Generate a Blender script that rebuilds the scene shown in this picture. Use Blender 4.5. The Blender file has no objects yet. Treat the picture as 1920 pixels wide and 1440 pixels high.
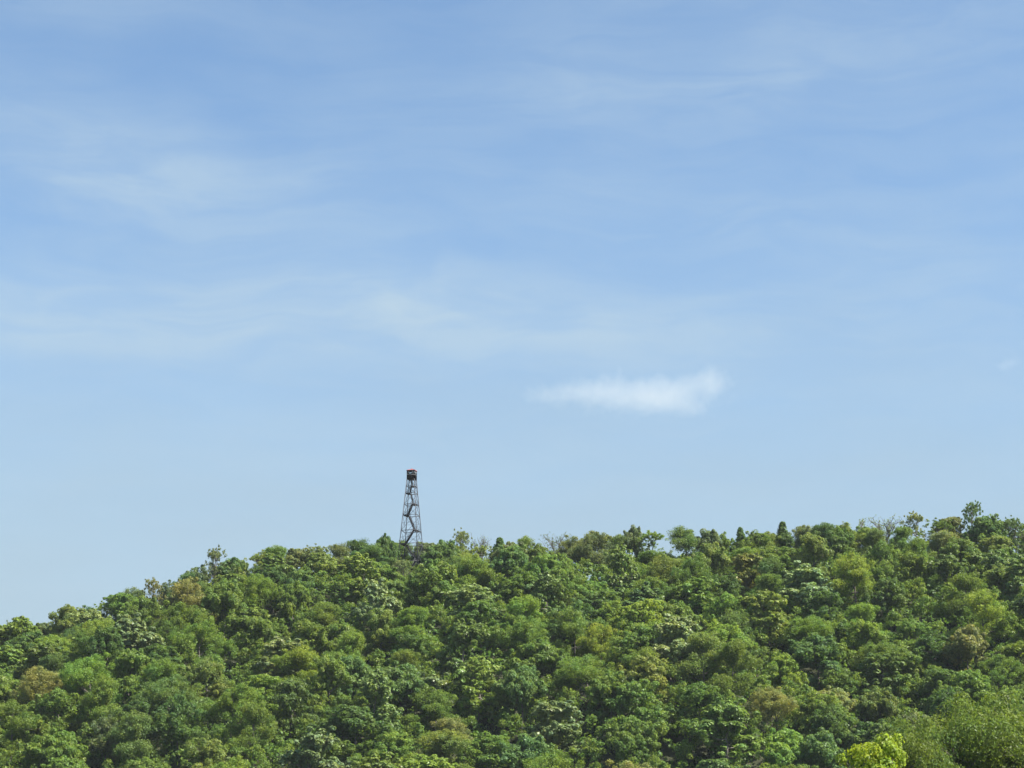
import bpy, math, random
import numpy as np
from mathutils import Vector, Matrix
random.seed(7); RNG = np.random.default_rng(7)
C = bpy.context.scene.collection
SC = bpy.context.scene
R = math.radians

# ------------------------------------------------------------------ camera
W0, H0 = 1920.0, 1440.0
HFOV = R(26.0); PITCH = R(13.8); EYE = 1.7
FPX = (W0 / 2) / math.tan(HFOV / 2)
cam_d = bpy.data.cameras.new("camera"); cam = bpy.data.objects.new("camera", cam_d); C.objects.link(cam)
cam.location = (0, 0, EYE); cam.rotation_euler = (math.pi / 2 + PITCH, 0, 0)
cam_d.sensor_width = 36; cam_d.lens = 18 / math.tan(HFOV / 2); cam_d.clip_start = 0.5; cam_d.clip_end = 20000
SC.camera = cam

# ------------------------------------------------------------------ light, sky, exposure
SUN_EL, SUN_AZ = R(50), R(110)          # azimuth from +Y (view direction) towards +X (right)
SKY_STRENGTH, SUN_STRENGTH, EXPOSURE = 0.070, 5.0, 1.30
sun_dir = Vector((math.cos(SUN_EL) * math.sin(SUN_AZ), math.cos(SUN_EL) * math.cos(SUN_AZ), math.sin(SUN_EL)))
sd = bpy.data.lights.new("sun", 'SUN'); sd.energy = SUN_STRENGTH; sd.angle = R(0.5); sd.color = (1.0, 0.95, 0.86)
so = bpy.data.objects.new("sun", sd); C.objects.link(so)
so.rotation_euler = sun_dir.to_track_quat('Z', 'Y').to_euler(); so.location = (150, 300, 400)

SC.view_settings.view_transform = 'Standard'; SC.view_settings.look = 'None'
SC.view_settings.exposure = EXPOSURE; SC.view_settings.gamma = 1.0
SC.cycles.max_bounces = 8; SC.cycles.diffuse_bounces = 3; SC.cycles.transmission_bounces = 4
SC.cycles.transparent_max_bounces = 8; SC.cycles.volume_bounces = 2; SC.cycles.use_denoising = True

world = bpy.data.worlds.new("World"); SC.world = world; world.use_nodes = True
wn, wl = world.node_tree.nodes, world.node_tree.links
wn.clear()


class NT:
    """small helper for building node trees"""
    def __init__(s, tree): s.t = tree; s.n = tree.nodes; s.l = tree.links
    def put(s, sock, v):
        if v is None: return
        if hasattr(v, 'is_linked'): s.l.new(v, sock)
        else: sock.default_value = v
    def m(s, op, a, b=None, c=None, clamp=False):
        n = s.n.new('ShaderNodeMath'); n.operation = op; n.use_clamp = clamp
        for i, v in enumerate((a, b, c)): s.put(n.inputs[i], v)
        return n.outputs[0]
    def v(s, op, a, b=None, out=0):
        n = s.n.new('ShaderNodeVectorMath'); n.operation = op
        s.put(n.inputs[0], a)
        if b is not None: s.put(n.inputs[1], b)
        return n.outputs[out]
    def mix(s, f, a, b, blend='MIX'):
        n = s.n.new('ShaderNodeMix'); n.data_type = 'RGBA'; n.blend_type = blend
        s.put(n.inputs[0], f); s.put(n.inputs[6], a); s.put(n.inputs[7], b)
        return n.outputs[2]
    def noise(s, vec, scale, detail=4, rough=0.5, dist=0.0, out=0):
        n = s.n.new('ShaderNodeTexNoise'); s.put(n.inputs['Vector'], vec)
        n.inputs['Scale'].default_value = scale; n.inputs['Detail'].default_value = detail
        n.inputs['Roughness'].default_value = rough; n.inputs['Distortion'].default_value = dist
        return n.outputs[out]
    def ramp(s, f, a, b):          # smooth 0..1 between a and b
        n = s.n.new('ShaderNodeMapRange'); n.interpolation_type = 'SMOOTHSTEP'
        s.put(n.inputs[0], f); n.inputs[1].default_value = a; n.inputs[2].default_value = b
        return n.outputs[0]


def pix_dir(px, py):
    v = 720 - py
    return Vector((px - 960, FPX * math.cos(PITCH) - v * math.sin(PITCH), FPX * math.sin(PITCH) + v * math.cos(PITCH)))


def at(px, py, Y):
    d = pix_dir(px, py)
    return Vector((0, 0, EYE)) + d * (Y / d.y)


def project(p):
    x, y, z = p[0], p[1], p[2] - EYE
    dep = y * math.cos(PITCH) + z * math.sin(PITCH)
    up = -y * math.sin(PITCH) + z * math.cos(PITCH)
    return 960 + FPX * x / dep, 720 - FPX * up / dep


w = NT(world.node_tree)
sky = wn.new('ShaderNodeTexSky'); sky.sky_type = 'NISHITA'; sky.sun_disc = False
sky.sun_elevation = SUN_EL; sky.sun_rotation = SUN_AZ
sky.altitude = 200; sky.air_density = 1.0; sky.dust_density = 1.6; sky.ozone_density = 1.6
tc = wn.new('ShaderNodeTexCoord'); D = tc.outputs['Generated']
sx = wn.new('ShaderNodeSeparateXYZ'); wl.new(D, sx.inputs[0])
X_, Y_, Z_ = sx.outputs
# sky directions as azimuth u and elevation e, in degrees
u = w.m('MULTIPLY', w.m('ARCTAN2', X_, Y_), 57.2958)
e = w.m('MULTIPLY', w.m('ARCSINE', Z_), 57.2958)
cu = wn.new('ShaderNodeCombineXYZ')
wl.new(u, cu.inputs[0]); wl.new(e, cu.inputs[1])
uv = cu.outputs[0]
# warp so the bands of cirrus drift
wa = w.noise(uv, 0.13, 3, 0.5, out=1)
warp = w.v('MULTIPLY', w.v('SUBTRACT', wa, (0.5, 0.5, 0.5)), (7.0, 2.4, 0))
uvw = w.v('ADD', uv, warp)


def band(du, de, su, se, tilt=0.0):
    p = w.v('SUBTRACT', uvw, (du, de, 0))
    s_ = wn.new('ShaderNodeSeparateXYZ'); wl.new(p, s_.inputs[0])
    a = s_.outputs[0]; b = w.m('ADD', s_.outputs[1], w.m('MULTIPLY', a, tilt))
    q = w.m('ADD', w.m('POWER', w.m('ABSOLUTE', w.m('DIVIDE', a, su)), 2.0), w.m('POWER', w.m('ABSOLUTE', w.m('DIVIDE', b, se)), 2.0))
    return w.m('EXPONENT', w.m('MULTIPLY', q, -1.0))


# (azimuth, elevation, half width, half height, tilt, strength) of the thin cirrus sheets
bands = [(-3.0, 15.6, 10.5, 1.0, 0.03, 0.78), (-12.5, 14.8, 6.0, 1.0, 0.0, 0.6), (-9.5, 18.6, 6.0, 1.7, 0.13, 0.48), (-12.0, 20.0, 5.0, 0.9, 0.1, 0.22),
         (4.5, 21.6, 7.0, 0.9, -0.02, 0.38), (-11.0, 23.2, 5.0, 0.7, 0.0, 0.15), (9.5, 23.2, 7.0, 1.2, 0.05, 0.35), (-2.5, 18.6, 9.0, 0.7, 0.05, 0.25),
         (3.5, 14.3, 10.0, 1.1, 0.05, 0.25), (8.5, 18.3, 6.5, 2.2, 0.0, 0.24), (11.0, 16.5, 4.5, 1.2, 0.0, 0.22), (-6.0, 12.0, 12.0, 1.4, 0.0, 0.2), (-1.0, 20.3, 5.0, 1.0, -0.05, 0.15)]
tot = None
for (du, de, su, se, ti, st) in bands:
    t_ = w.m('MULTIPLY', band(du, de, su, se, ti), st)
    tot = t_ if tot is None else w.m('ADD', tot, t_)
stre = w.noise(w.v('MULTIPLY', uvw, (0.20, 1.05, 1)), 1.0, 8, 0.6, 0.5)
soft = w.noise(w.v('MULTIPLY', uv, (0.16, 0.42, 1)), 1.0, 3, 0.5, 0.0)
fib = w.ramp(stre, 0.32, 0.70)
cirrus = w.m('ADD', w.m('MULTIPLY', tot, w.m('ADD', w.m('MULTIPLY', fib, 0.5), 0.42)), w.m('ADD', w.m('MULTIPLY', w.ramp(soft, 0.35, 0.7), 0.10), w.m('MULTIPLY', fib, 0.10)))
cirrus = w.m('MULTIPLY', cirrus, w.ramp(Z_, -0.02, 0.1), clamp=True)
SKY_TINT = (0.93, 1.07, 1.12, 1)
skyc = w.mix(1.0, sky.outputs[0], SKY_TINT, 'MULTIPLY')
CIRRUS_COL = (3.05, 3.90, 4.55, 1)
VEIL_COL = (2.58, 3.33, 3.86, 1)
veil = w.m('MULTIPLY', w.m('SUBTRACT', 1.0, w.ramp(w.m('ADD', e, w.m('MULTIPLY', w.m('SUBTRACT', soft, 0.5), 5.0)), 6.0, 19.0)), 0.9)
col = w.mix(veil, skyc, VEIL_COL)
col = w.mix(w.m('MULTIPLY', cirrus, 0.85), col, CIRRUS_COL)
bg = wn.new('ShaderNodeBackground'); wl.new(col, bg.inputs[0]); bg.inputs[1].default_value = SKY_STRENGTH
wo = wn.new('ShaderNodeOutputWorld'); wl.new(bg.outputs[0], wo.inputs[0])

# ------------------------------------------------------------------ materials


def mat(name, base, rough=0.7, metal=0.0, var=0.15, scale=3.0, spec=0.25):
    m_ = bpy.data.materials.new(name); m_.use_nodes = True
    t = NT(m_.node_tree); b = m_.node_tree.nodes['Principled BSDF']
    g = t.n.new('ShaderNodeTexCoord').outputs['Object']
    f = t.noise(g, scale, 5, 0.6)
    lo = tuple(c * (1 - var) for c in base) + (1,); hi = tuple(min(1, c * (1 + var)) for c in base) + (1,)
    t.put(b.inputs['Base Color'], t.mix(t.ramp(f, 0.3, 0.7), lo, hi))
    b.inputs['Roughness'].default_value = rough; b.inputs['Specular IOR Level'].default_value = spec; b.inputs['Metallic'].default_value = metal
    return m_


def leaf_material(name, gloss=0.2, trans=0.47):
    m_ = bpy.data.materials.new(name); m_.use_nodes = True
    t = NT(m_.node_tree); t.n.clear()
    oi = t.n.new('ShaderNodeObjectInfo')
    at_ = t.n.new('ShaderNodeAttribute'); at_.attribute_name = 'tint'
    s_ = t.n.new('ShaderNodeSeparateColor'); t.l.new(at_.outputs['Color'], s_.inputs[0])
    # tint.r: leaf to leaf value, tint.g: spray to spray hue (young yellow leaves / older blue green)
    base = t.mix(s_.outputs[1], (0.82, 0.96, 1.10, 1), (1.18, 1.07, 0.82, 1))
    base = t.mix(1.0, base, oi.outputs['Color'], 'MULTIPLY')
    k = t.m('ADD', t.m('MULTIPLY', s_.outputs[0], 0.7), 0.65)
    sc = t.n.new('ShaderNodeVectorMath'); sc.operation = 'SCALE'; t.l.new(base, sc.inputs[0]); t.l.new(k, sc.inputs['Scale'])
    b = t.n.new('ShaderNodeBsdfPrincipled'); t.l.new(sc.outputs[0], b.inputs['Base Color'])
    b.inputs['Roughness'].default_value = 0.48; b.inputs['Specular IOR Level'].default_value = gloss
    tr = t.n.new('ShaderNodeBsdfTranslucent')
    tc_ = t.mix(1.0, sc.outputs[0], (1.35, 1.35, 0.7, 1), 'MULTIPLY'); t.l.new(tc_, tr.inputs[0])
    mx = t.n.new('ShaderNodeMixShader'); mx.inputs[0].default_value = trans
    t.l.new(b.outputs[0], mx.inputs[1]); t.l.new(tr.outputs[0], mx.inputs[2])
    o = t.n.new('ShaderNodeOutputMaterial'); t.l.new(mx.outputs[0], o.inputs[0])
    return m_


M_LEAF = leaf_material('leaves')
M_LEAF_GLOSSY = leaf_material('glossy_leaves', 0.4, 0.36)
M_BARK = mat('bark', (0.13, 0.115, 0.095), 0.9, 0, 0.35, 2.5)
M_BARK_PALE = mat('pale_bark', (0.34, 0.31, 0.27), 0.85, 0, 0.25, 2.5)
M_SOIL = mat('leaf_litter', (0.032, 0.036, 0.016), 0.95, 0, 0.45, 0.35)
M_STEEL = mat('weathered_galvanised_steel', (0.055, 0.058, 0.066), 0.6, 0.1, 0.25, 0.8)
M_TREAD = mat('dark_wood_treads', (0.030, 0.029, 0.031), 0.9, 0, 0.3, 1.5, 0.05)
M_CAB = mat('dark_brown_siding', (0.004, 0.003, 0.003), 0.9, 0.0, 0.25, 2, 0.02)
M_ROOF = mat('red_painted_roof', (0.45, 0.12, 0.105), 0.5, 0.0, 0.2, 1.2)
M_FRAME = mat('grey_window_frame', (0.20, 0.205, 0.22), 0.5, 0.1, 0.15, 3)
gl = bpy.data.materials.new('window_glass'); gl.use_nodes = True
t = NT(gl.node_tree); t.n.clear()
tb = t.n.new('ShaderNodeBsdfTransparent'); tb.inputs[0].default_value = (0.93, 0.95, 0.95, 1)
gb = t.n.new('ShaderNodeBsdfGlossy'); gb.inputs['Roughness'].default_value = 0.0
fr = t.n.new('ShaderNodeFresnel'); fr.inputs[0].default_value = 1.5
mx = t.n.new('ShaderNodeMixShader'); t.l.new(fr.outputs[0], mx.inputs[0]); t.l.new(tb.outputs[0], mx.inputs[1]); t.l.new(gb.outputs[0], mx.inputs[2])
o_ = t.n.new('ShaderNodeOutputMaterial'); t.l.new(mx.outputs[0], o_.inputs[0])
M_GLASS = gl

# ------------------------------------------------------------------ mesh helpers


def mesh_np(name, V, F, m_, tint=None, smooth=False):
    """V (n,3) float, F (m,4) or (m,3) int -> mesh"""
    V = np.asarray(V, np.float32); F = np.asarray(F, np.int32)
    me = bpy.data.meshes.new(name); k = F.shape[1]
    me.vertices.add(len(V)); me.vertices.foreach_set('co', V.ravel())
    me.loops.add(F.size); me.loops.foreach_set('vertex_index', F.ravel())
    me.polygons.add(len(F)); me.polygons.foreach_set('loop_start', np.arange(0, F.size, k, dtype=np.int32))
    if smooth: me.polygons.foreach_set('use_smooth', np.ones(len(F), bool))
    me.update(calc_edges=True)
    if tint is not None:
        a = me.color_attributes.new('tint', 'FLOAT_COLOR', 'CORNER')
        a.data.foreach_set('color', np.repeat(np.asarray(tint, np.float32), k, axis=0).ravel())
    me.materials.append(m_)
    return me


def link(name, me, parent=None, loc=None):
    o = bpy.data.objects.new(name, me); C.objects.link(o)
    if parent is not None: o.parent = parent
    if loc is not None: o.location = loc
    return o


def tag(o, label=None, cat=None, group=None, kind=None):
    if label: o['label'] = label
    if cat: o['category'] = cat
    if group: o['group'] = group
    if kind: o['kind'] = kind
    return o


class Tubes:
    """collects tapered tubes and boxes into one mesh"""
    def __init__(s): s.V = []; s.F = []; s.n = 0
    def tube(s, pts, rad, k=6):
        pts = np.asarray(pts, float); rad = np.asarray(rad, float)
        d = np.gradient(pts, axis=0); d /= np.linalg.norm(d, axis=1)[:, None] + 1e-9
        ref = np.array([0.31, 0.95, 0.05]); base = s.n
        ang = np.linspace(0, 2 * np.pi, k, endpoint=False)
        for i in range(len(pts)):
            a = np.cross(d[i], ref); a /= np.linalg.norm(a) + 1e-9; b = np.cross(d[i], a)
            s.V.append(pts[i] + rad[i] * (np.cos(ang)[:, None] * a + np.sin(ang)[:, None] * b))
        for i in range(len(pts) - 1):
            for j in range(k):
                j2 = (j + 1) % k
                s.F.append((base + i * k + j, base + i * k + j2, base + (i + 1) * k + j2, base + (i + 1) * k + j))
        s.n += len(pts) * k
    def bar(s, a, b, wd, hd=None):
        """rectangular bar from a to b, wd across (horizontal), hd the other way"""
        hd = wd if hd is None else hd
        a = np.asarray(a, float); b = np.asarray(b, float); d = b - a; d = d / (np.linalg.norm(d) + 1e-9)
        up = np.array([0, 0, 1.0]) if abs(d[2]) < 0.95 else np.array([0, 1.0, 0])
        x = np.cross(d, up); x /= np.linalg.norm(x); y = np.cross(x, d)
        base = s.n; P = []
        for p in (a, b):
            for (i, j) in ((-1, -1), (1, -1), (1, 1), (-1, 1)): P.append(p + x * i * wd / 2 + y * j * hd / 2)
        s.V.append(np.array(P)); s.n += 8
        for f in ((3, 2, 1, 0), (4, 5, 6, 7), (0, 1, 5, 4), (1, 2, 6, 5), (2, 3, 7, 6), (3, 0, 4, 7)): s.F.append(tuple(base + q for q in f))
    def box(s, x0, x1, y0, y1, z0, z1):
        base = s.n
        s.V.append(np.array([(x0, y0, z0), (x1, y0, z0), (x1, y1, z0), (x0, y1, z0), (x0, y0, z1), (x1, y0, z1), (x1, y1, z1), (x0, y1, z1)], float)); s.n += 8
        for f in ((3, 2, 1, 0), (4, 5, 6, 7), (0, 1, 5, 4), (1, 2, 6, 5), (2, 3, 7, 6), (3, 0, 4, 7)): s.F.append(tuple(base + q for q in f))
    def mesh(s, name, m_, smooth=False): return mesh_np(name, np.vstack(s.V), np.array(s.F), m_, None, smooth)
    def build(s, name, m_, parent=None, smooth=False): return link(name, s.mesh(name, m_, smooth), parent)


# ------------------------------------------------------------------ terrain
YR, YF = 560.0, 392.0
SKYLINE = [(-900, 1390), (-500, 1300), (-200, 1215), (0, 1168), (70, 1163), (130, 1138), (200, 1128), (240, 1110), (300, 1088), (370, 1062), (440, 1042), (500, 1028),
           (600, 1020), (680, 1014), (780, 1014), (860, 1008), (935, 1010), (1000, 1010), (1070, 1006), (1120, 998), (1190, 992), (1290, 994),
           (1400, 994), (1500, 984), (1560, 978), (1650, 974), (1720, 968), (1800, 962), (1880, 966), (1920, 968), (2300, 950), (2900, 1010)]
sk_x = np.array([p[0] for p in SKYLINE], float); sk_y = np.array([p[1] for p in SKYLINE], float)
cx_ = np.array([at(a, b, YR).x for a, b in SKYLINE]); cz_ = np.array([at(a, b, YR).z for a, b in SKYLINE])


def crest(x):        # ground height of the crest, smoothed
    s = 0
    for k in (-12, -6, 0, 6, 12): s = s + np.interp(np.asarray(x) + k, cx_, cz_)
    return s / 5 - 12.0


def ground(x, y):
    x = np.asarray(x, float); y = np.asarray(y, float)
    t = np.clip((y - YF) / (YR - YF), 0, 1)
    f = 0.62 * t + 0.38 * np.sin(t * np.pi / 2)
    f = f * np.clip(t * 6, 0, 1) ** 0.7
    Zr = crest(x)
    z = Zr * f
    fold = 2.6 * np.sin((x + 0.9 * (y - 480)) / 17.0 + 0.6) + 1.8 * np.sin((x - 0.5 * y) / 11.0) + 1.2 * np.sin(x / 6.3 + y / 9.0)
    z = z + fold * np.sin(np.clip(t, 0, 1) * np.pi) ** 0.8
    back = np.clip(y - YR, 0, None)
    z = np.maximum(np.where(y > YR, Zr - 0.012 * back ** 1.5, z), np.where(y > YR, 6.0, -1.0))
    return z + 0.25 * np.sin(x / 3.1) * np.cos(y / 4.3) * (y > YF - 20)


def axis(fine0, fine1, step, far0, far1):
    a = np.arange(fine0, fine1 + 0.1, step)
    lo = fine0 - np.cumsum(step * 1.35 ** np.arange(1, 30)); lo = lo[lo > far0]
    hi = fine1 + np.cumsum(step * 1.35 ** np.arange(1, 30)); hi = hi[hi < far1]
    return np.concatenate([[far0], lo[::-1], a, hi, [far1]])


gx = axis(-190, 190, 4, -1500, 1500); gy = axis(380, 640, 4, -150, 2200)
GX, GY = np.meshgrid(gx, gy); GZ = ground(GX, GY)
nx, ny = len(gx), len(gy)
idx = np.arange(nx * ny).reshape(ny, nx)
F = np.stack([idx[:-1, :-1], idx[:-1, 1:], idx[1:, 1:], idx[1:, :-1]], -1).reshape(-1, 4)
g_o = link('ground', mesh_np('ground', np.stack([GX, GY, GZ], -1).reshape(-1, 3), F, M_SOIL, None, True))
tag(g_o, kind='structure')

# ------------------------------------------------------------------ foliage


def leaves(cent, rad, squash, per, size, shell=(0.72, 1.05), up=0.35, asp=0.62, upbias=0.25, tints=None, dirjit=0.9):
    """diamond leaf sprays spread over the shells of clumps -> V, F, tint"""
    n = len(cent); ci = np.repeat(np.arange(n), per)
    N = len(ci)
    d = RNG.normal(size=(N, 3)); d[:, 2] += upbias * 1.6; d /= np.linalg.norm(d, axis=1)[:, None]
    rr = rad[ci] * RNG.uniform(shell[0], shell[1], N)
    P = cent[ci] + d * rr[:, None] * np.array([1, 1, squash])
    nr = d + RNG.normal(size=(N, 3)) * dirjit * 0.55; nr[:, 2] += up
    nr /= np.linalg.norm(nr, axis=1)[:, None]
    tn = np.cross(nr, RNG.normal(size=(N, 3))); tn /= np.linalg.norm(tn, axis=1)[:, None] + 1e-9
    bn = np.cross(nr, tn)
    s = size * RNG.uniform(0.6, 1.35, N)[:, None]
    bend = nr * s * RNG.uniform(-0.25, 0.25, N)[:, None]
    V = np.stack([P - tn * s, P - bn * s * asp + bend, P + tn * s, P + bn * s * asp + bend], 1).reshape(-1, 3)
    F = np.arange(4 * N).reshape(N, 4)
    ct = tints if tints is not None else RNG.uniform(0, 1, n)
    T = np.stack([RNG.uniform(0, 1, N), np.clip(ct[ci] + RNG.normal(size=N) * 0.15, 0, 1), np.zeros(N), np.ones(N)], 1)
    return V, F, T


def limb(tb, a, b, r0, r1, sag=0.1, k=5, n=6):
    a = np.asarray(a, float); b = np.asarray(b, float); L = np.linalg.norm(b - a)
    t = np.linspace(0, 1, n)[:, None]
    j = RNG.normal(size=3) * L * 0.07
    P = a + (b - a) * t + np.sin(t * np.pi) * (j + np.array([0, 0, -sag * L]))
    tb.tube(P, np.linspace(r0, r1, n), k)
    return P


def make_variant(H=14, Rc=5.2, base=4.0, lobes=7, clumps=9, crad=(1.1, 1.8), leaf=0.30, per=38, squash=0.75, lobe_r=0.5,
                 shell=(0.72, 1.05), mat_=None, up=0.35, trunk_r=0.26, pale=False, cone=0.0, asp=0.62, fill=True, upb=0.25, dj=0.9, spread=1.0):
    mat_ = mat_ or M_LEAF
    tb = Tubes()
    hc = (H - base)
    lean = RNG.normal(size=2) * 0.35
    top = np.array([lean[0], lean[1], base + hc * 0.62])
    trunk = limb(tb, (0, 0, -1.2), top, trunk_r, trunk_r * 0.35, 0.0, 7, 8)
    cents, rads, tints = [], [], []
    a0 = RNG.uniform(0, 6.28)
    for i in range(lobes):
        if i < lobes * 0.28:
            h = RNG.uniform(0.62, 0.74) - 0.16 * (cone > 0); rr = RNG.uniform(0, 0.35)
        else:
            h = RNG.uniform(0.08, 0.62); rr = RNG.uniform(0.48, 0.78) * (1.08 - 0.35 * h)
        a = a0 + i * 2.4 + RNG.normal() * 0.25
        wd = 1.0 - cone * h * 1.1
        lc = np.array([math.cos(a) * Rc * rr * wd, math.sin(a) * Rc * rr * wd, base + hc * h]) + np.array([lean[0], lean[1], 0]) * h
        lr = Rc * lobe_r * RNG.uniform(0.6, 1.3) * (1 - cone * 0.5 * h)
        st = trunk[min(7, max(2, int(3 + h * 5)))]
        P = limb(tb, st, lc, trunk_r * 0.42, trunk_r * 0.14, 0.06, 5, 6)
        lt = RNG.uniform(0.2, 0.8)
        for j in range(clumps + clumps // 3):
            out = j >= clumps
            d = RNG.normal(size=3); d[2] = abs(d[2]) * 0.9 + 0.05 - 0.45 * (RNG.random() < 0.3); d /= np.linalg.norm(d)
            c = lc + d * lr * np.array([1, 1, 0.8]) * (RNG.uniform(1.08, 1.32) if out else RNG.uniform(0.65, 1.02)) * spread
            c[2] = min(c[2], H - 0.4)
            cents.append(c); rads.append(RNG.uniform(*crad) * (0.62 if out else 1.0)); tints.append(np.clip(lt + RNG.normal() * 0.22, 0, 1))
            if out or j % 2 == 0: limb(tb, P[4], c, trunk_r * 0.13, trunk_r * 0.045, 0.03, 4, 4)
    if cone:                     # the narrow leading shoot
        for q in range(9):
            f_ = q / 8; cents.append(np.array([lean[0], lean[1], H - 4.8 + 4.3 * f_]) + RNG.normal(size=3) * 0.18 * (1.3 - f_)); rads.append(1.75 - 1.15 * f_); tints.append(0.4)
    cents = np.array(cents); rads = np.array(rads); tints = np.array(tints)
    V, F, T = leaves(cents, rads, squash, per, leaf, shell, up, asp, upb, tints, dj)
    if fill:                     # inner leaves that close the crown
        lc = cents * np.array([0.72, 0.72, 1]) - np.array([0, 0, 1.0])
        V2, F2, T2 = leaves(lc, rads * 0.95, 0.9, per // 4, leaf * 1.25, (0.2, 1.0), up, asp, 0, tints, 1.2)
        F2 = F2 + len(V); V = np.vstack([V, V2]); F = np.vstack([F, F2]); T = np.vstack([T, T2])
    zt = V[:, 2].max()
    return dict(crown=mesh_np('crown', V, F, mat_, T), trunk=tb.mesh('trunk', M_BARK_PALE if pale else M_BARK, True), H=zt, R=Rc)


def make_bare(H=13, spread=3.6, n1=7, leafy=120, leaf=0.14, pale=False):
    """tree in thin spring twig with hardly any leaf"""
    tb = Tubes(); tips = []
    top = np.array([0.2, 0, H * 0.55])
    tr = limb(tb, (0, 0, -1.0), top, 0.2, 0.11, 0, 6, 8)
    for i in range(n1):
        a = i * 2.4 + RNG.normal() * 0.3; s = tr[RNG.integers(4, 8)]
        rr = spread * RNG.uniform(0.35, 0.8)
        e_ = np.array([math.cos(a) * rr, math.sin(a) * rr, H * RNG.uniform(0.72, 0.9)])
        P = limb(tb, s, e_, 0.12, 0.06, 0.08, 5, 7)
        for j in range(7):
            s2 = P[RNG.integers(2, 7)]
            e2 = s2 + np.array([RNG.normal() * 0.7 + math.cos(a) * 0.5, RNG.normal() * 0.7 + math.sin(a) * 0.5, RNG.uniform(0.9, 2.3)])
            e2[2] = min(e2[2], H)
            P2 = limb(tb, s2, e2, 0.062, 0.034, 0.03, 4, 5)
            for q in range(5):
                s3 = P2[RNG.integers(1, 5)]; e3 = s3 + np.array([RNG.normal() * 0.45, RNG.normal() * 0.45, RNG.uniform(0.4, 1.1)])
                limb(tb, s3, e3, 0.034, 0.02, 0, 3, 3); tips.append(e3)
    tips = np.array(tips)
    V, F, T = leaves(tips, np.full(len(tips), 0.35), 1.0, max(1, leafy // 40), leaf, (0.1, 1.0))
    return dict(crown=mesh_np('crown', V, F, M_LEAF, T), trunk=tb.mesh('trunk', M_BARK_PALE if pale else M_BARK, True), H=max(V[:, 2].max(), H), R=spread)


VAR = {'broad': [], 'feathery': [], 'coarse': [], 'open': [], 'cone': [], 'bare': []}
for i in range(6):
    VAR['broad'].append(make_variant(H=14, Rc=5.4 + 0.4 * (i % 3), lobes=11 + i % 3, clumps=(15, 17, 13)[i % 3], crad=((0.55, 1.0), (0.7, 1.2))[i % 2], leaf=(0.20, 0.23)[i % 2], per=(80, 115)[i % 2], base=1.2, squash=0.82, lobe_r=0.42, spread=1.05, up=0.3))
for i in range(4):
    VAR['feathery'].append(make_variant(H=14, Rc=5.6, lobes=12, clumps=9, crad=(0.8, 1.5), leaf=0.17, per=160, shell=(0.35, 1.15), squash=0.8, up=0.15, asp=0.42, lobe_r=0.42, base=1.2, dj=1.4))
for i in range(3):
    VAR['coarse'].append(make_variant(H=14, Rc=5.2, lobes=12, clumps=12, crad=(0.6, 0.95), leaf=0.30, per=44, squash=0.55, up=1.0, mat_=M_LEAF_GLOSSY, base=1.2, dj=0.7, spread=1.12, lobe_r=0.42))
for i in range(3):
    VAR['open'].append(make_variant(H=14, Rc=4.6, lobes=15, clumps=9, crad=(0.3, 0.62), leaf=0.16, per=34, base=3.0, fill=False, lobe_r=0.40, squash=0.9, shell=(0.3, 1.1), upb=0.1, spread=1.2, trunk_r=0.22))
for i in range(2):
    VAR['cone'].append(make_variant(H=14, Rc=3.6, lobes=9, clumps=9, crad=(0.8, 1.3), leaf=0.24, per=120, base=2.0, cone=0.85, lobe_r=0.42))
for i in range(3):
    VAR['bare'].append(make_bare(leafy=(60, 160, 240)[i], pale=(i == 2)))

PAL = {'mid': (0.150, 0.215, 0.046), 'fresh': (0.172, 0.246, 0.046), 'olive': (0.192, 0.232, 0.058), 'tan': (0.222, 0.238, 0.082),
       'dark': (0.096, 0.154, 0.040), 'blue': (0.124, 0.188, 0.056), 'pale': (0.190, 0.248, 0.102), 'yellow': (0.225, 0.275, 0.046),
       'brown': (0.205, 0.220, 0.082), 'grey': (0.170, 0.208, 0.088)}
WORD = {'mid': 'mid green', 'fresh': 'fresh green', 'olive': 'olive green', 'tan': 'tan green', 'dark': 'dark green', 'blue': 'bluish green',
        'pale': 'pale silvery green', 'yellow': 'yellow green', 'brown': 'brownish', 'grey': 'grey green'}
FORM = {'broad': 'round-crowned', 'feathery': 'soft feathery', 'coarse': 'large-leaved', 'open': 'thin see-through', 'cone': 'pointed', 'bare': 'nearly bare'}
NAME = {'broad': 'broadleaf_tree', 'feathery': 'feathery_tree', 'coarse': 'large_leaved_tree', 'open': 'sparse_tree', 'cone': 'pointed_tree', 'bare': 'bare_tree'}
TREES = []        # records used for placing and for the labels


def add_tree(kind, colr, x, y, height=None, width=None, label=None, vi=None, zoff=0.0):
    v = VAR[kind][RNG.integers(len(VAR[kind])) if vi is None else vi]
    z = float(ground(x, y)) + zoff
    h = height if height else 14 * RNG.uniform(0.82, 1.15)
    sz = h / v['H']; sxy = sz * RNG.uniform(0.9, 1.12) if width is None else width / 2 / v['R']
    TREES.append(dict(kind=kind, col=colr, x=x, y=y, z=z, sz=sz, sxy=sxy, rz=RNG.uniform(0, 6.28), v=v, h=h, label=label))


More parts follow.
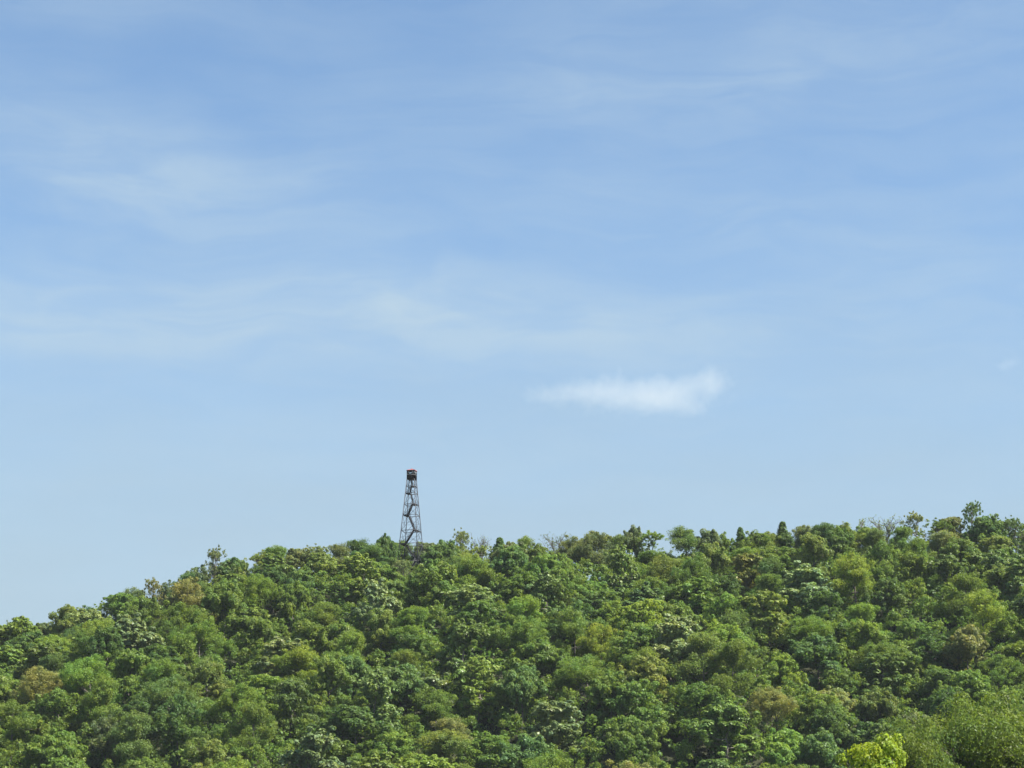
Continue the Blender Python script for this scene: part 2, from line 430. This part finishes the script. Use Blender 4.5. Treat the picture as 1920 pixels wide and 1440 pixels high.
# trees of the crest that the photograph singles out: (kind, colour, px, py of the top, distance, width m, label)
special = [
    ('open', 'grey', 408, 1019, 556, 7.5, 'thin grey green tree with a dark straight trunk standing above the left crest', 0),
    ('open', 'brown', 287, 1082, 552, 6.5, 'small reddish brown sparse tree on the falling crest left of the tower', 1),
    ('open', 'grey', 30, 1160, 553, 7.0, 'airy grey green tree at the left end of the ridge', 2),
    ('broad', 'dark', 722, 999, 556, 6.5, 'dark tree with a forked trunk immediately left of the lookout tower', 1),
    ('open', 'grey', 866, 990, 563, 7.5, 'pale airy tree on the crest just right of the lookout tower', 2),
    ('open', 'grey', 757, 1046, 547, 7.0, 'thin see-through tree in front of the foot of the lookout tower', 2),
    ('open', 'mid', 790, 1058, 545, 6.5, 'low sparse green tree before the right leg of the lookout tower', 1),
    ('bare', 'grey', 905, 1001, 566, 6.5, 'bare leaning twigs of a leafless tree right beside the airy tree near the tower', 0),
    ('bare', 'grey', 1042, 997, 565, 7.0, 'grey bare tree rising in the notch of the crest below the white cloud', 1),
    ('cone', 'dark', 937, 1006, 558, 8.5, 'small dark pointed tree on the crest left of the notch with the bare tree', 0),
    ('feathery', 'mid', 980, 1001, 560, 8.0, 'mid green upright tree between the dark pointed tree and the bare tree', 1),
    ('cone', 'dark', 1386, 988, 556, 7.0, 'dark pointed tree with a narrow tip on the crest right of the cloud', 0),
    ('cone', 'dark', 1470, 977, 556, 8.5, 'tall dark pointed tree on the crest, right one of the two dark tips', 1),
    ('broad', 'grey', 1190, 984, 560, 6.5, 'rounded grey green tree standing proud of the crest under the white cloud', 3),
    ('bare', 'pale', 1600, 972, 566, 7.0, 'pale twiggy tree in thin leaf on the crest, left of the whitish one', 2),
    ('bare', 'pale', 1655, 965, 566, 8.0, 'wide pale fan of twigs on the right crest next to the whitish tree', 1),
    ('open', 'tan', 1722, 956, 562, 8.5, 'whitish tan blossoming sparse tree on the right part of the crest', 0),
    ('open', 'dark', 1822, 939, 560, 7.5, 'dark airy tree forming the highest point of the right crest', 1),
    ('open', 'blue', 1902, 966, 553, 7.0, 'bluish sparse tree on the crest at the right edge of the view', 2),
]
for (kd, cl, px, py, Y, wd, lab, vi) in special:
    p = at(px, py, Y); g = float(ground(p.x, Y))
    add_tree(kd, cl, p.x, Y, height=p.z - g, width=wd, label=lab, vi=vi)


def near_special(x, y, r):
    return any((x - q['x']) ** 2 + (y - q['y']) ** 2 < r * r for q in TREES)


# coloured trees of the slope, by where they stand in the view
notable = [('olive', 810, 1390), ('olive', 870, 1350), ('tan', 690, 1425), ('olive', 760, 1425), ('tan', 940, 1260), ('tan', 985, 1250), ('tan', 1060, 1262), ('olive', 1010, 1275),
           ('yellow', 1130, 1290), ('olive', 1100, 1300), ('olive', 1200, 1240), ('olive', 1240, 1205), ('olive', 1290, 1250), ('tan', 1320, 1235), ('tan', 1400, 1235),
           ('olive', 1290, 1340), ('yellow', 1380, 1310), ('olive', 1430, 1330), ('yellow', 1180, 1140), ('yellow', 1130, 1150), ('olive', 1620, 1100), ('tan', 1685, 1070),
           ('tan', 1500, 1235), ('olive', 1560, 1240), ('brown', 1770, 1215), ('brown', 1820, 1210), ('yellow', 1875, 1130), ('tan', 1705, 1100), ('olive', 1640, 1300),
           ('yellow', 1605, 1055), ('yellow', 1693, 1190), ('fresh', 1590, 1170), ('fresh', 1630, 1165), ('olive', 30, 1425), ('olive', 200, 1437), ('brown', 845, 1325), ('tan', 810, 1335),
           ('olive', 860, 1440), ('tan', 1620, 1320), ('olive', 1690, 1255), ('tan', 1560, 1290), ('brown', 330, 1108), ('olive', 450, 1060), ('olive', 1660, 1265),
           ('dark', 780, 1200), ('dark', 845, 1190), ('dark', 350, 1300), ('blue', 240, 1390), ('dark', 335, 1390), ('blue', 740, 1290), ('dark', 1645, 1085), ('dark', 1600, 1110),
           ('dark', 640, 1330), ('blue', 490, 1400), ('blue', 1130, 1105), ('dark', 1080, 1110), ('dark', 1560, 1115), ('dark', 700, 1320), ('blue', 1000, 1095), ('dark', 1790, 1250),
           ('pale', 800, 1265), ('pale', 835, 1285), ('pale', 520, 1190), ('pale', 505, 1240), ('pale', 925, 1255), ('pale', 1015, 1300), ('pale', 1285, 1165), ('pale', 580, 1370),
           ('pale', 920, 1110), ('pale', 1530, 1260), ('pale', 1760, 1280), ('fresh', 60, 1230), ('fresh', 500, 1150), ('fresh', 1010, 1180), ('fresh', 1260, 1090), ('fresh', 1310, 1120),
           ('dark', 1480, 1330), ('dark', 1540, 1350), ('fresh', 1740, 1040), ('fresh', 1690, 1030), ('blue', 130, 1280), ('blue', 280, 1340), ('blue', 420, 1240), ('mid', 700, 1200)]


def class_at(px, py):
    best, bd = None, 34.0 ** 2
    for (c, a, b) in notable:
        d_ = (a - px) ** 2 + ((b - py) * 1.6) ** 2
        if d_ < bd: best, bd = c, d_
    if best: return best
    if py < 1075:
        return random.choices(['mid', 'olive', 'dark', 'blue', 'grey', 'fresh'], [5, 2, 2, 2, 1.5, 0.7])[0]
    right = px > 880
    return random.choices(['mid', 'fresh', 'blue', 'dark', 'olive', 'pale', 'tan', 'grey'],
                          [6, 4.0, 2.5, 1.2, 2.2 if (right and py > 1180) else 0.5, 0.7, 0.8 if (right and py > 1180) else 0.1, 0.6])[0]


def kind_for(c):
    if c == 'pale': return 'coarse'
    if c in ('tan', 'yellow', 'brown'): return random.choice(['broad', 'feathery'])
    if c == 'dark': return random.choice(['broad', 'broad', 'broad', 'coarse'])
    return random.choices(['broad', 'feathery', 'coarse'], [5, 4, 0.9])[0]


# the row along the crest, tops following the skyline
TOPS = [(-20, 1175), (60, 1172), (85, 1165), (130, 1131), (165, 1136), (200, 1127), (235, 1108), (262, 1100), (320, 1086), (350, 1068), (380, 1058), (440, 1044), (480, 1030), (520, 1018), (560, 1026),
        (600, 1020), (640, 1021), (675, 1013), (700, 1022), (745, 1012), (795, 1014), (830, 1015), (868, 1022), (905, 1026), (960, 1020), (1010, 1022), (1075, 1008), (1120, 997),
        (1155, 1002), (1230, 997), (1285, 990), (1330, 995), (1360, 1000), (1420, 997), (1445, 1000), (1505, 986), (1545, 979), (1580, 984), (1625, 986), (1690, 984), (1755, 972), (1785, 966),
        (1850, 963), (1885, 970), (1940, 968)]
for i, (px, py) in enumerate(TOPS):
    Y = YR - 4 + (i % 3) * 3.0 - 2
    if 600 < px < 1600 and px not in (745, 795): py -= 4
    p = at(px, py, Y); g = float(ground(p.x, Y)); h = p.z - g
    if px in (745, 795): Y += 9; p = at(px, py, Y); h = p.z - float(ground(p.x, Y))
    c = class_at(px, py + 10)
    c = random.choices(['mid', 'grey', 'blue', 'olive', 'dark'], [4, 4, 2, 1.6, 0.8])[0]  # greyer greens favoured: the crest's pale backlit look is put into leaf colour
    add_tree(random.choices(['broad', 'feathery', 'open'], [3.2, 3.2, 2.4])[0], c, p.x, Y, height=h, width=min(13, max(9.5, h * 0.85)) * random.uniform(0.9, 1.15))

# the slope
LIMIT = 296
pts = [(q['x'], q['y']) for q in TREES]
TX, TY = at(772, 1090, 558).x, 558.0          # foot of the tower
slope = []
tries = 0
while tries < 60000 and len(TREES) + len(slope) < LIMIT:
    tries += 1
    y = 418 + (YR - 7 - 418) * RNG.random(); x = RNG.uniform(-1, 1) * (y * 0.2309 * 1.02 + 5)
    z = float(ground(x, y)); px, py = project((x, y, z + 13))
    if py > 1462: continue
    if abs(x - TX) < 5.5 and y > 538: continue
    r = 8.6 + 1.6 * math.sin(x * 0.11 + y * 0.07)
    if any((x - a) ** 2 + (y - b) ** 2 < r * r for a, b in pts): continue
    pts.append((x, y)); slope.append((x, y, px, py))
print('slope trees', len(slope), 'tries', tries, 'crest', len(TREES))
for (x, y, px, py) in slope:
    c = class_at(px, py + 12); k = kind_for(c)
    h = RNG.uniform(11.0, 16.0) * (1.0 if y < 535 else 0.82)
    if abs(x - TX) < 8 and y > 515: h = 10.0
    add_tree(k, c, x, y, height=h, width=RNG.uniform(9.8, 14.6) * (0.9 if y > 520 else 1))

# labels: band of the slope + sideways place against the tower and the cloud, then order among look-alikes


def hband(py, ridge):
    rel = (py - ridge) / (1440 - ridge)
    for lim, t_ in ((0.07, 'on the crest'), (0.26, 'high on the slope'), (0.5, 'halfway up the slope'), (0.76, 'low on the slope')):
        if rel < lim: return t_
    return 'at the bottom'


def hpos(px):
    for lim, t_ in ((130, 'at the left edge'), (330, 'beneath the falling ridge'), (520, 'far left of the tower'), (700, 'left of the tower'), (850, 'below the tower'),
                    (990, 'right of the tower'), (1180, 'under cloud left'), (1380, 'under cloud right'), (1560, 'right of the cloud'),
                    (1740, 'well right of the cloud')):
        if px < lim: return t_
    return 'at the right edge'


cells = {}
for q in TREES:
    q['px'], q['py'] = project((q['x'], q['y'], q['z'] + q['h'] * 0.85))
    ridge = float(np.interp(q['px'], sk_x, sk_y))
    if q['label'] is None:
        q['cell'] = (q['col'], q['kind'], hband(q['py'], ridge), hpos(q['px']))
        cells.setdefault(q['cell'], []).append(q)
ORD = ['leftmost', 'second', 'third', 'fourth', 'fifth', 'sixth', 'seventh', 'eighth', 'ninth', 'tenth']
for key, qs in cells.items():
    qs.sort(key=lambda q: q['px'])
    b_ = "%s %s tree %s, %s" % (WORD[key[0]], FORM[key[1]], key[2], key[3])
    for i, q in enumerate(qs):
        n = len(qs)
        if n == 1: q['label'] = b_
        elif n == 2 and len(b_.split()) > 13: q['label'] = b_ + (', leftmost' if i == 0 else ', rightmost')
        elif n == 2: q['label'] = b_ + (', left of two' if i == 0 else ', right of two')
        elif len(b_.split()) > 13: q['label'] = b_ + (', leftmost' if i == 0 else ', rightmost' if i == n - 1 else ', ' + ORD[i])
        else: q['label'] = b_ + (', leftmost' if i == 0 else ', rightmost' if i == n - 1 else ', %s from left' % ORD[i])

for q in TREES:
    o = bpy.data.objects.new(NAME[q['kind']], None); C.objects.link(o); o.empty_display_size = 1
    o.location = (q['x'], q['y'], q['z']); o.rotation_euler = (0, 0, q['rz']); o.scale = (q['sxy'], q['sxy'], q['sz'])
    tag(o, q['label'], 'tree', 'trees covering the hillside')
    c = link('crown', q['v']['crown'], o); link('trunk', q['v']['trunk'], o)
    b = PAL[q['col']]; j = RNG.uniform(0.88, 1.14); hshift = RNG.normal() * 0.05
    c.color = (b[0] * j * (1 + hshift), b[1] * j, b[2] * j * (1 - hshift), 1)

# smaller trees of the lower storey that nobody could count one by one
V_, F_, T_ = [], [], []; nv = 0
cands = RNG.uniform(0, 1, (15000, 2)); cc, rr = [], []
for a, b in cands:
    y = 400 + a * (YR + 30 - 400); x = (b * 2 - 1) * (y * 0.25 + 14)
    if (x - TX) ** 2 + (y - TY) ** 2 < 16: continue
    z = float(ground(x, y)); cc.append((x, y, z + RNG.uniform(0.2, 5.8))); rr.append(RNG.uniform(0.8, 1.7))
V_, F_, T_ = leaves(np.array(cc), np.array(rr), 0.75, 20, 0.36, (0.3, 1.05), 0.3)
us = link('undergrowth', mesh_np('undergrowth', V_, F_, M_LEAF, T_)); us.color = (0.115, 0.185, 0.042, 1)
tag(us, 'dark green undergrowth between the trees of the hillside', 'undergrowth', None, 'stuff')

# younger trees standing between the big ones, smaller than any of them
cc, rr = [], []; got = []
for _ in range(5000):
    y = RNG.uniform(412, YR + 4); x = RNG.uniform(-1, 1) * (y * 0.2355 + 6)
    if abs(x - TX) < 6 and y > 530: continue
    if any((x - a) ** 2 + (y - b) ** 2 < 5.0 ** 2 for a, b in pts) or any((x - a) ** 2 + (y - b) ** 2 < 6.0 ** 2 for a, b in got): continue
    got.append((x, y)); z = float(ground(x, y)); h = RNG.uniform(8.0, 11.5) * (0.8 if y > 540 else 1)
    for k in range(20):
        a = RNG.uniform(0, 6.28); f_ = RNG.uniform(0, 1) ** 0.6; zz = h * (0.3 + 0.6 * math.sqrt(max(0, 1 - f_ * f_)) * RNG.uniform(0.7, 1.0))
        cc.append((x + 2.7 * f_ * math.cos(a), y + 2.7 * f_ * math.sin(a), z + zz)); rr.append(RNG.uniform(0.55, 1.05))
V_, F_, T_ = leaves(np.array(cc), np.array(rr), 0.85, 60, 0.20, (0.5, 1.1), 0.3)
yt = link('young_trees', mesh_np('young_trees', V_, F_, M_LEAF, T_)); yt.color = (0.150, 0.215, 0.046, 1)
tag(yt, 'young green trees filling the gaps between the big crowns', 'young trees', None, 'stuff')
print('young', len(got))

# the wood goes on to both sides, outside the photograph: one mass
cc, rr = [], []
for y in np.arange(408, YR + 8, 9.5):
    for sgn in (-1, 1):
        for q in range(10):
            x = sgn * (y * 0.2309 * 1.02 + 11.5 + q * 9.5) + RNG.normal() * 1.6; yy = y + RNG.normal() * 1.8; z = float(ground(x, yy)); h = RNG.uniform(11, 15)
            for k in range(16):
                a = RNG.uniform(0, 6.28); f_ = RNG.uniform(0, 1) ** 0.6; zz = h * (0.35 + 0.5 * math.sqrt(max(0, 1 - f_ * f_)) * RNG.uniform(0.7, 1.05))
                cc.append((x + 4.6 * f_ * math.cos(a), yy + 4.6 * f_ * math.sin(a), z + zz)); rr.append(RNG.uniform(1.0, 1.8))
V_, F_, T_ = leaves(np.array(cc), np.array(rr), 0.8, 46, 0.34, (0.5, 1.08), 0.3)
wd_ = link('woodland', mesh_np('woodland', V_, F_, M_LEAF, T_)); wd_.color = (0.142, 0.218, 0.041, 1)
tag(wd_, 'continuous green wood covering the flanks of the hill on both sides', 'woodland', None, 'stuff')

# ------------------------------------------------------------------ nearer trees, lower right
nt = make_variant(H=12.2, Rc=3.0, base=2.5, lobes=9, clumps=12, crad=(0.35, 0.7), leaf=0.10, per=110, squash=0.8, lobe_r=0.5, trunk_r=0.2, up=0.5)
p = at(1655, 1372, 128)


def place_near(v, name, col_, x, y, h, wd, label, rz):
    g = float(ground(x, y)); o = bpy.data.objects.new(name, None); C.objects.link(o)
    o.location = (x, y, g); o.rotation_euler = (0, 0, rz); o.scale = (wd / 2 / v['R'], wd / 2 / v['R'], h / v['H'])
    tag(o, label, 'tree', 'nearer trees at the lower right')
    c = link('crown', v['crown'], o); link('trunk', v['trunk'], o); c.color = col_ + (1,)


place_near(nt, 'broadleaf_tree', (0.24, 0.31, 0.04), p.x, 128, p.z - 0, 5.6, 'bright yellow green tree top at the bottom edge, nearest of all the trees', 1.0)
no = make_variant(H=22, Rc=7.5, base=6, lobes=13, clumps=16, crad=(1.0, 1.7), leaf=0.16, per=150, squash=1.0, lobe_r=0.42, trunk_r=0.35, up=0.05, asp=0.4, dj=1.4)
for (px, py, Y, wd, lab, rz, cl_) in ((1890, 1284, 218, 18, 'big olive green near tree filling the bottom right corner', 0.4, (0.125, 0.175, 0.037)),
                                      (1790, 1308, 212, 14, 'olive green near tree between the bottom right corner tree and the yellow green tree top', 4.1, (0.118, 0.170, 0.038)),
                                      (1705, 1340, 205, 11, 'olive green near tree right behind the bright yellow green tree top', 2.4, (0.118, 0.168, 0.038))):
    p = at(px, py, Y)
    place_near(no, 'broadleaf_tree', cl_, p.x, Y, p.z, wd, lab, rz)

# pale broken trunk leaning out of the canopy right of the tower
p = at(943, 1070, 546); gz = float(ground(p.x + 2.0, 546))
tb = Tubes(); tp = np.array([p.x, 546, p.z]); bs = np.array([p.x + 4.2, 546, gz - 0.5])
tb.tube([bs, bs * 0.6 + tp * 0.4 + np.array([-0.2, 0, 0.2]), bs * 0.2 + tp * 0.8, tp], [0.24, 0.2, 0.16, 0.12], 7)
for f_, d_ in ((0.55, (1.0, -0.4, 0.7)), (0.75, (-0.7, 0.5, 0.6)), (0.9, (0.5, -0.2, 0.8))):
    q_ = bs + (tp - bs) * f_; tb.tube([q_, q_ + np.array(d_) * 0.6, q_ + np.array(d_) * 1.1 + np.array([0, 0, 0.2])], [0.07, 0.05, 0.03], 5)
tag(tb.build('dead_tree', M_BARK_PALE, None, True), 'pale dead broken trunk leaning out of the canopy right of the tower', 'dead tree')

# ------------------------------------------------------------------ lookout tower
ztop = at(772, 899, TY).z; zbase = float(ground(TX, TY)) - 0.3
tower = bpy.data.objects.new('lookout_tower', None); C.objects.link(tower)
TX = at(772, 899, TY).x
tower.location = (TX, TY, zbase); tower.rotation_euler = (0, 0, R(-15))
tag(tower, 'tall steel lattice fire lookout tower with a small red-roofed cab', 'lookout tower')
HT = ztop - zbase
lv_px = [1055, 1021, 996, 966.7, 946.5, 925.5, 912.5, 899]
LV = [0.0] + [at(772, p_, TY).z - zbase for p_ in lv_px if at(772, p_, TY).z - zbase > 2.0]
WT = 0.98                                   # half width at the cab floor
WB = WT + (HT) * 0.0795


def hw(z): return WB + (WT - WB) * z / HT


def corner(i, z):
    s_ = ((-1, -1), (1, -1), (1, 1), (-1, 1))[i % 4]; h_ = hw(z)
    return np.array([s_[0] * h_, s_[1] * h_, z])


for i in range(4):
    tb = Tubes(); tb.bar(corner(i, -0.6), corner(i, HT), 0.15, 0.15); lg = tb.build('leg', M_STEEL, tower)
    tb = Tubes(); c0 = corner(i, 0); tb.box(c0[0] - .35, c0[0] + .35, c0[1] - .35, c0[1] + .35, -0.9, 0.2)
    tb.build('concrete_footing', M_FRAME, lg)
for k in range(len(LV) - 1):
    z0, z1 = LV[k], LV[k + 1]
    for f_ in range(4):
        a0, b0, a1, b1 = corner(f_, z0), corner(f_ + 1, z0), corner(f_, z1), corner(f_ + 1, z1)
        tb = Tubes(); tb.bar(a0, b1, 0.062); tb.bar(b0, a1, 0.062)
        if z1 - z0 > 3:       # secondary strut across the middle of a tall panel
            zm = (z0 + z1) / 2; tb.bar(corner(f_, zm), corner(f_ + 1, zm), 0.045)
        tb.build('cross_brace', M_STEEL, tower)
        if k < len(LV) - 2:
            tb = Tubes(); tb.bar(a1, b1, 0.10, 0.14); tb.build('girt', M_STEEL, tower)
# landings alternate right / left from the cab down; flights zigzag between them
sides = [None] * len(LV)
n = len(LV); s_ = 1
for k in range(n - 2, 0, -1): sides[k] = s_; s_ = -s_
land = {}
for k in range(1, n - 1):
    z = LV[k]; h_ = hw(z) - 0.1; sd_ = sides[k]; d_ = 0.85 + 0.25 * (1 - z / HT)
    x0, x1 = (h_ - d_, h_) if sd_ > 0 else (-h_, -h_ + d_)
    tb = Tubes(); tb.box(x0, x1, -h_ * 0.86, h_ * 0.5, z - 0.10, z + 0.0)
    tb.box(x0, x1, -h_ * 0.86, -h_ * 0.86 + 0.06, z - 0.26, z - 0.101)
    la = tb.build('landing', M_TREAD, tower)
    tb = Tubes(); xo = h_ - 0.03 if sd_ > 0 else -h_ + 0.03
    for zz in (0.5, 1.0): tb.bar((xo, -h_ * 0.86, z + zz), (xo, h_ * 0.5, z + zz), 0.04)
    for yy in (-h_ * 0.84, 0, h_ * 0.48): tb.bar((xo, yy, z), (xo, yy, z + 1.0), 0.04)
    tb.build('railing', M_STEEL, la)
    land[k] = (x1 if sd_ < 0 else x0, z)
land[0] = (-land[1][0] * 1.0, 0.05)
land[n - 1] = (-0.15 * sides[n - 2], HT)
for k in range(n - 1):
    (xa, za), (xb, zb) = land[k], land[k + 1]
    # the flights that climb to the left hang in the front half, the others in the back half
    front = xb > xa
    yc = -hw(za) * 0.42 if front else hw(za) * 0.12
    wdt = 0.62
    tb = Tubes()
    for yy in (yc - wdt / 2, yc + wdt / 2): tb.bar((xa, yy, za - 0.08), (xb, yy, zb - 0.08), 0.06, 0.32)
    ns = max(5, int((zb - za) / 0.24))
    for j in range(1, ns):
        t_ = j / ns; xx = xa + (xb - xa) * t_; zz = za + (zb - za) * t_
        tb.box(xx - 0.12, xx + 0.12, yc - wdt / 2 + 0.03, yc + wdt / 2 - 0.03, zz - 0.02, zz + 0.02)
    fl = tb.build('stair_flight', M_TREAD, tower)
    for yy in (yc - wdt / 2, yc + wdt / 2):
        tb = Tubes(); tb.bar((xa, yy, za + 0.9), (xb, yy, zb + 0.9), 0.05)
        tb.bar((xa, yy, za + 0.45), (xb, yy, zb + 0.45), 0.035)
        for t_ in (0.02, 0.35, 0.66, 0.98): tb.bar((xa + (xb - xa) * t_, yy, za + (zb - za) * t_), (xa + (xb - xa) * t_, yy, za + (zb - za) * t_ + 0.9), 0.04)
        tb.build('handrail', M_STEEL, fl)

# cab
CW = 1.02; z0 = HT
cab = bpy.data.objects.new('cab', None); C.objects.link(cab); cab.parent = tower; cab.location = (0, 0, z0)
tb = Tubes(); tb.box(-CW, CW, -CW, CW, -0.12, 0.02); tb.build('floor', M_CAB, cab)
WH, HH = 1.08, 2.25
for f_ in range(4):
    ca, sa = math.cos(f_ * math.pi / 2), math.sin(f_ * math.pi / 2)
    def rot(tb):
        for i in range(len(tb.V)):
            P = tb.V[i]; tb.V[i] = np.stack([P[:, 0] * ca - P[:, 1] * sa, P[:, 0] * sa + P[:, 1] * ca, P[:, 2]], 1)
        return tb
    tb = Tubes(); tb.box(-CW + .05, CW - .05, -CW, -CW + 0.05, 0.02, WH)
    for j in range(6): tb.box(-CW + .05, CW - .05, -CW - 0.012, -CW, 0.05 + j * 0.18, 0.20 + j * 0.18)
    rot(tb).build('wall_panel', M_CAB, cab)
    tb = Tubes(); tb.box(-CW + .05, CW - .05, -CW - 0.02, -CW + 0.05, WH, WH + 0.07); tb.box(-CW + .05, CW - .05, -CW, -CW + 0.05, HH - 0.14, HH)
    for xx in (-0.62, 0.62): tb.box(xx - .03, xx + .03, -CW, -CW + .05, WH + .07, HH - .14)
    rot(tb).build('window_frame', M_FRAME, cab)
    tb = Tubes(); tb.box(-CW + .05, CW - .05, -CW + 0.018, -CW + 0.030, WH + 0.07, HH - 0.14)
    rot(tb).build('window_pane', M_GLASS, cab)
    tb = Tubes(); tb.box(-CW - 0.02, -CW + .05, -CW - 0.02, -CW + .05, 0.02, HH); rot(tb).build('corner_post', M_CAB, cab)
import bmesh
bm = bmesh.new(); RW = CW + 0.09
pr = [(-RW, -RW), (RW, -RW), (RW, RW), (-RW, RW)]
lo = [bm.verts.new((x, y, HH)) for x, y in pr]; md = [bm.verts.new((x, y, HH + 0.10)) for x, y in pr]; up_ = [bm.verts.new((x * 0.16, y * 0.16, HH + 0.42)) for x, y in pr]
bm.faces.new(lo[::-1]); bm.faces.new(up_)
for i in range(4):
    j = (i + 1) % 4
    bm.faces.new((lo[i], lo[j], md[j], md[i])); bm.faces.new((md[i], md[j], up_[j], up_[i]))
me = bpy.data.meshes.new('roof'); bm.to_mesh(me); bm.free(); me.materials.append(M_ROOF); link('roof', me, cab)
tb = Tubes(); tb.box(-RW + .01, RW - .01, -RW + .01, RW - .01, HH - 0.13, HH - 0.003)
tb.V[0][:4, :2] *= 0.97; tb.build('eave', M_CAB, cab)
tb = Tubes(); tb.tube([(0, 0, HH + 0.41), (0, 0, HH + 0.55)], [0.12, 0.10], 8); tb.tube([(0, 0, HH + 0.55), (0, 0, HH + 0.64)], [0.2, 0.02], 8); tb.build('vent_cap', M_ROOF, cab)

# ------------------------------------------------------------------ small white cloud (and a wisp at the right edge)
CY = 2600.0


def cloud(name, blobs, label, dens, thr):
    """blobs: (px, py, half width px, half height px, strength); a real body of vapour of its own depth"""
    base = at(blobs[0][0], blobs[0][1], CY); s_ = (at(blobs[0][0] + 1, blobs[0][1], CY) - base).x
    bm = bmesh.new(); info = []
    for (px, py, hx, hy, st) in blobs:
        c = at(px, py, CY) - base; rx, rz = hx * s_, hy * s_; ry = (rx * rz) ** 0.5 * 1.2
        info.append((c, (rx, ry, rz), st))
        bmesh.ops.create_icosphere(bm, subdivisions=2, radius=1.0, matrix=Matrix.Translation(c) @ Matrix.Diagonal((rx * 1.75, ry * 1.75, rz * 1.75, 1)))
    me = bpy.data.meshes.new(name); bm.to_mesh(me); bm.free()
    tmp = link(name, me); md_ = tmp.modifiers.new('r', 'REMESH'); md_.mode = 'VOXEL'; md_.voxel_size = 5.0
    dg = bpy.context.evaluated_depsgraph_get(); m2 = bpy.data.meshes.new_from_object(tmp.evaluated_get(dg)); tmp.modifiers.clear(); tmp.data = m2; m2.name = name
    tmp.location = base
    mt = bpy.data.materials.new('cloud_vapour'); mt.use_nodes = True; t = NT(mt.node_tree); t.n.clear()
    P = t.n.new('ShaderNodeTexCoord').outputs['Object']
    wv = t.noise(P, 0.022, 4, 0.55, out=1)
    Pw = t.v('ADD', P, t.v('MULTIPLY', t.v('SUBTRACT', wv, (0.5, 0.5, 0.5)), (38, 38, 26)))
    tot = None
    for (c, r_, st) in info:
        q = t.v('MULTIPLY', t.v('SUBTRACT', Pw, tuple(c)), tuple(1 / k for k in r_))
        L = t.v('LENGTH', q, out=1)
        g = t.m('MULTIPLY', t.m('EXPONENT', t.m('MULTIPLY', t.m('MULTIPLY', L, L), -1.3)), st)
        tot = g if tot is None else t.m('ADD', tot, g)
    fine = t.noise(P, 0.06, 6, 0.65)
    f = t.m('SUBTRACT', t.m('ADD', tot, t.m('MULTIPLY', t.m('SUBTRACT', fine, 0.5), 1.6)), thr)
    f = t.m('MULTIPLY', t.m('MAXIMUM', f, 0.0), dens)
    vol = t.n.new('ShaderNodeVolumePrincipled'); vol.inputs['Color'].default_value = (1.0, 0.95, 0.84, 1); t.l.new(f, vol.inputs['Density']); vol.inputs['Anisotropy'].default_value = 0.3
    o = t.n.new('ShaderNodeOutputMaterial'); t.l.new(vol.outputs[0], o.inputs['Volume'])
    m2.materials.clear(); m2.materials.append(mt)
    tag(tmp, label, 'cloud')
    return tmp


cloud('cloud', [(1115, 738, 62, 26, 1.0), (1035, 736, 56, 18, 0.75), (1000, 740, 30, 10, 0.4), (1150, 708, 32, 22, 0.7), (1190, 746, 70, 25, 0.95), (1260, 748, 66, 25, 0.9), (1295, 768, 36, 16, 0.75),
                (1335, 722, 40, 28, 1.05), (1275, 722, 50, 22, 0.8), (1350, 704, 22, 18, 0.5), (1225, 728, 46, 20, 0.6)], 'small white ragged cloud low in the sky above the ridge', 0.0066, 0.20)
cloud('cloud', [(1893, 682, 22, 12, 0.6), (1880, 688, 14, 8, 0.4)], 'very faint tiny wisp of cloud at the right edge of the sky', 0.008, 0.15)

# ------------------------------------------------------------------ air
HAZE = 0.00004
tb = Tubes(); tb.box(-1700, 1700, -300, 2350, -6, 190)
mt = bpy.data.materials.new('haze'); mt.use_nodes = True; t = NT(mt.node_tree); t.n.clear()
vol = t.n.new('ShaderNodeVolumePrincipled'); vol.inputs['Color'].default_value = (0.82, 0.9, 1.0, 1); vol.inputs['Density'].default_value = HAZE
o = t.n.new('ShaderNodeOutputMaterial'); t.l.new(vol.outputs[0], o.inputs['Volume'])
if HAZE > 0:
    hz = tb.build('haze', mt); tag(hz, 'thin blue summer haze in the air in front of the ridge', 'haze', None, 'stuff')
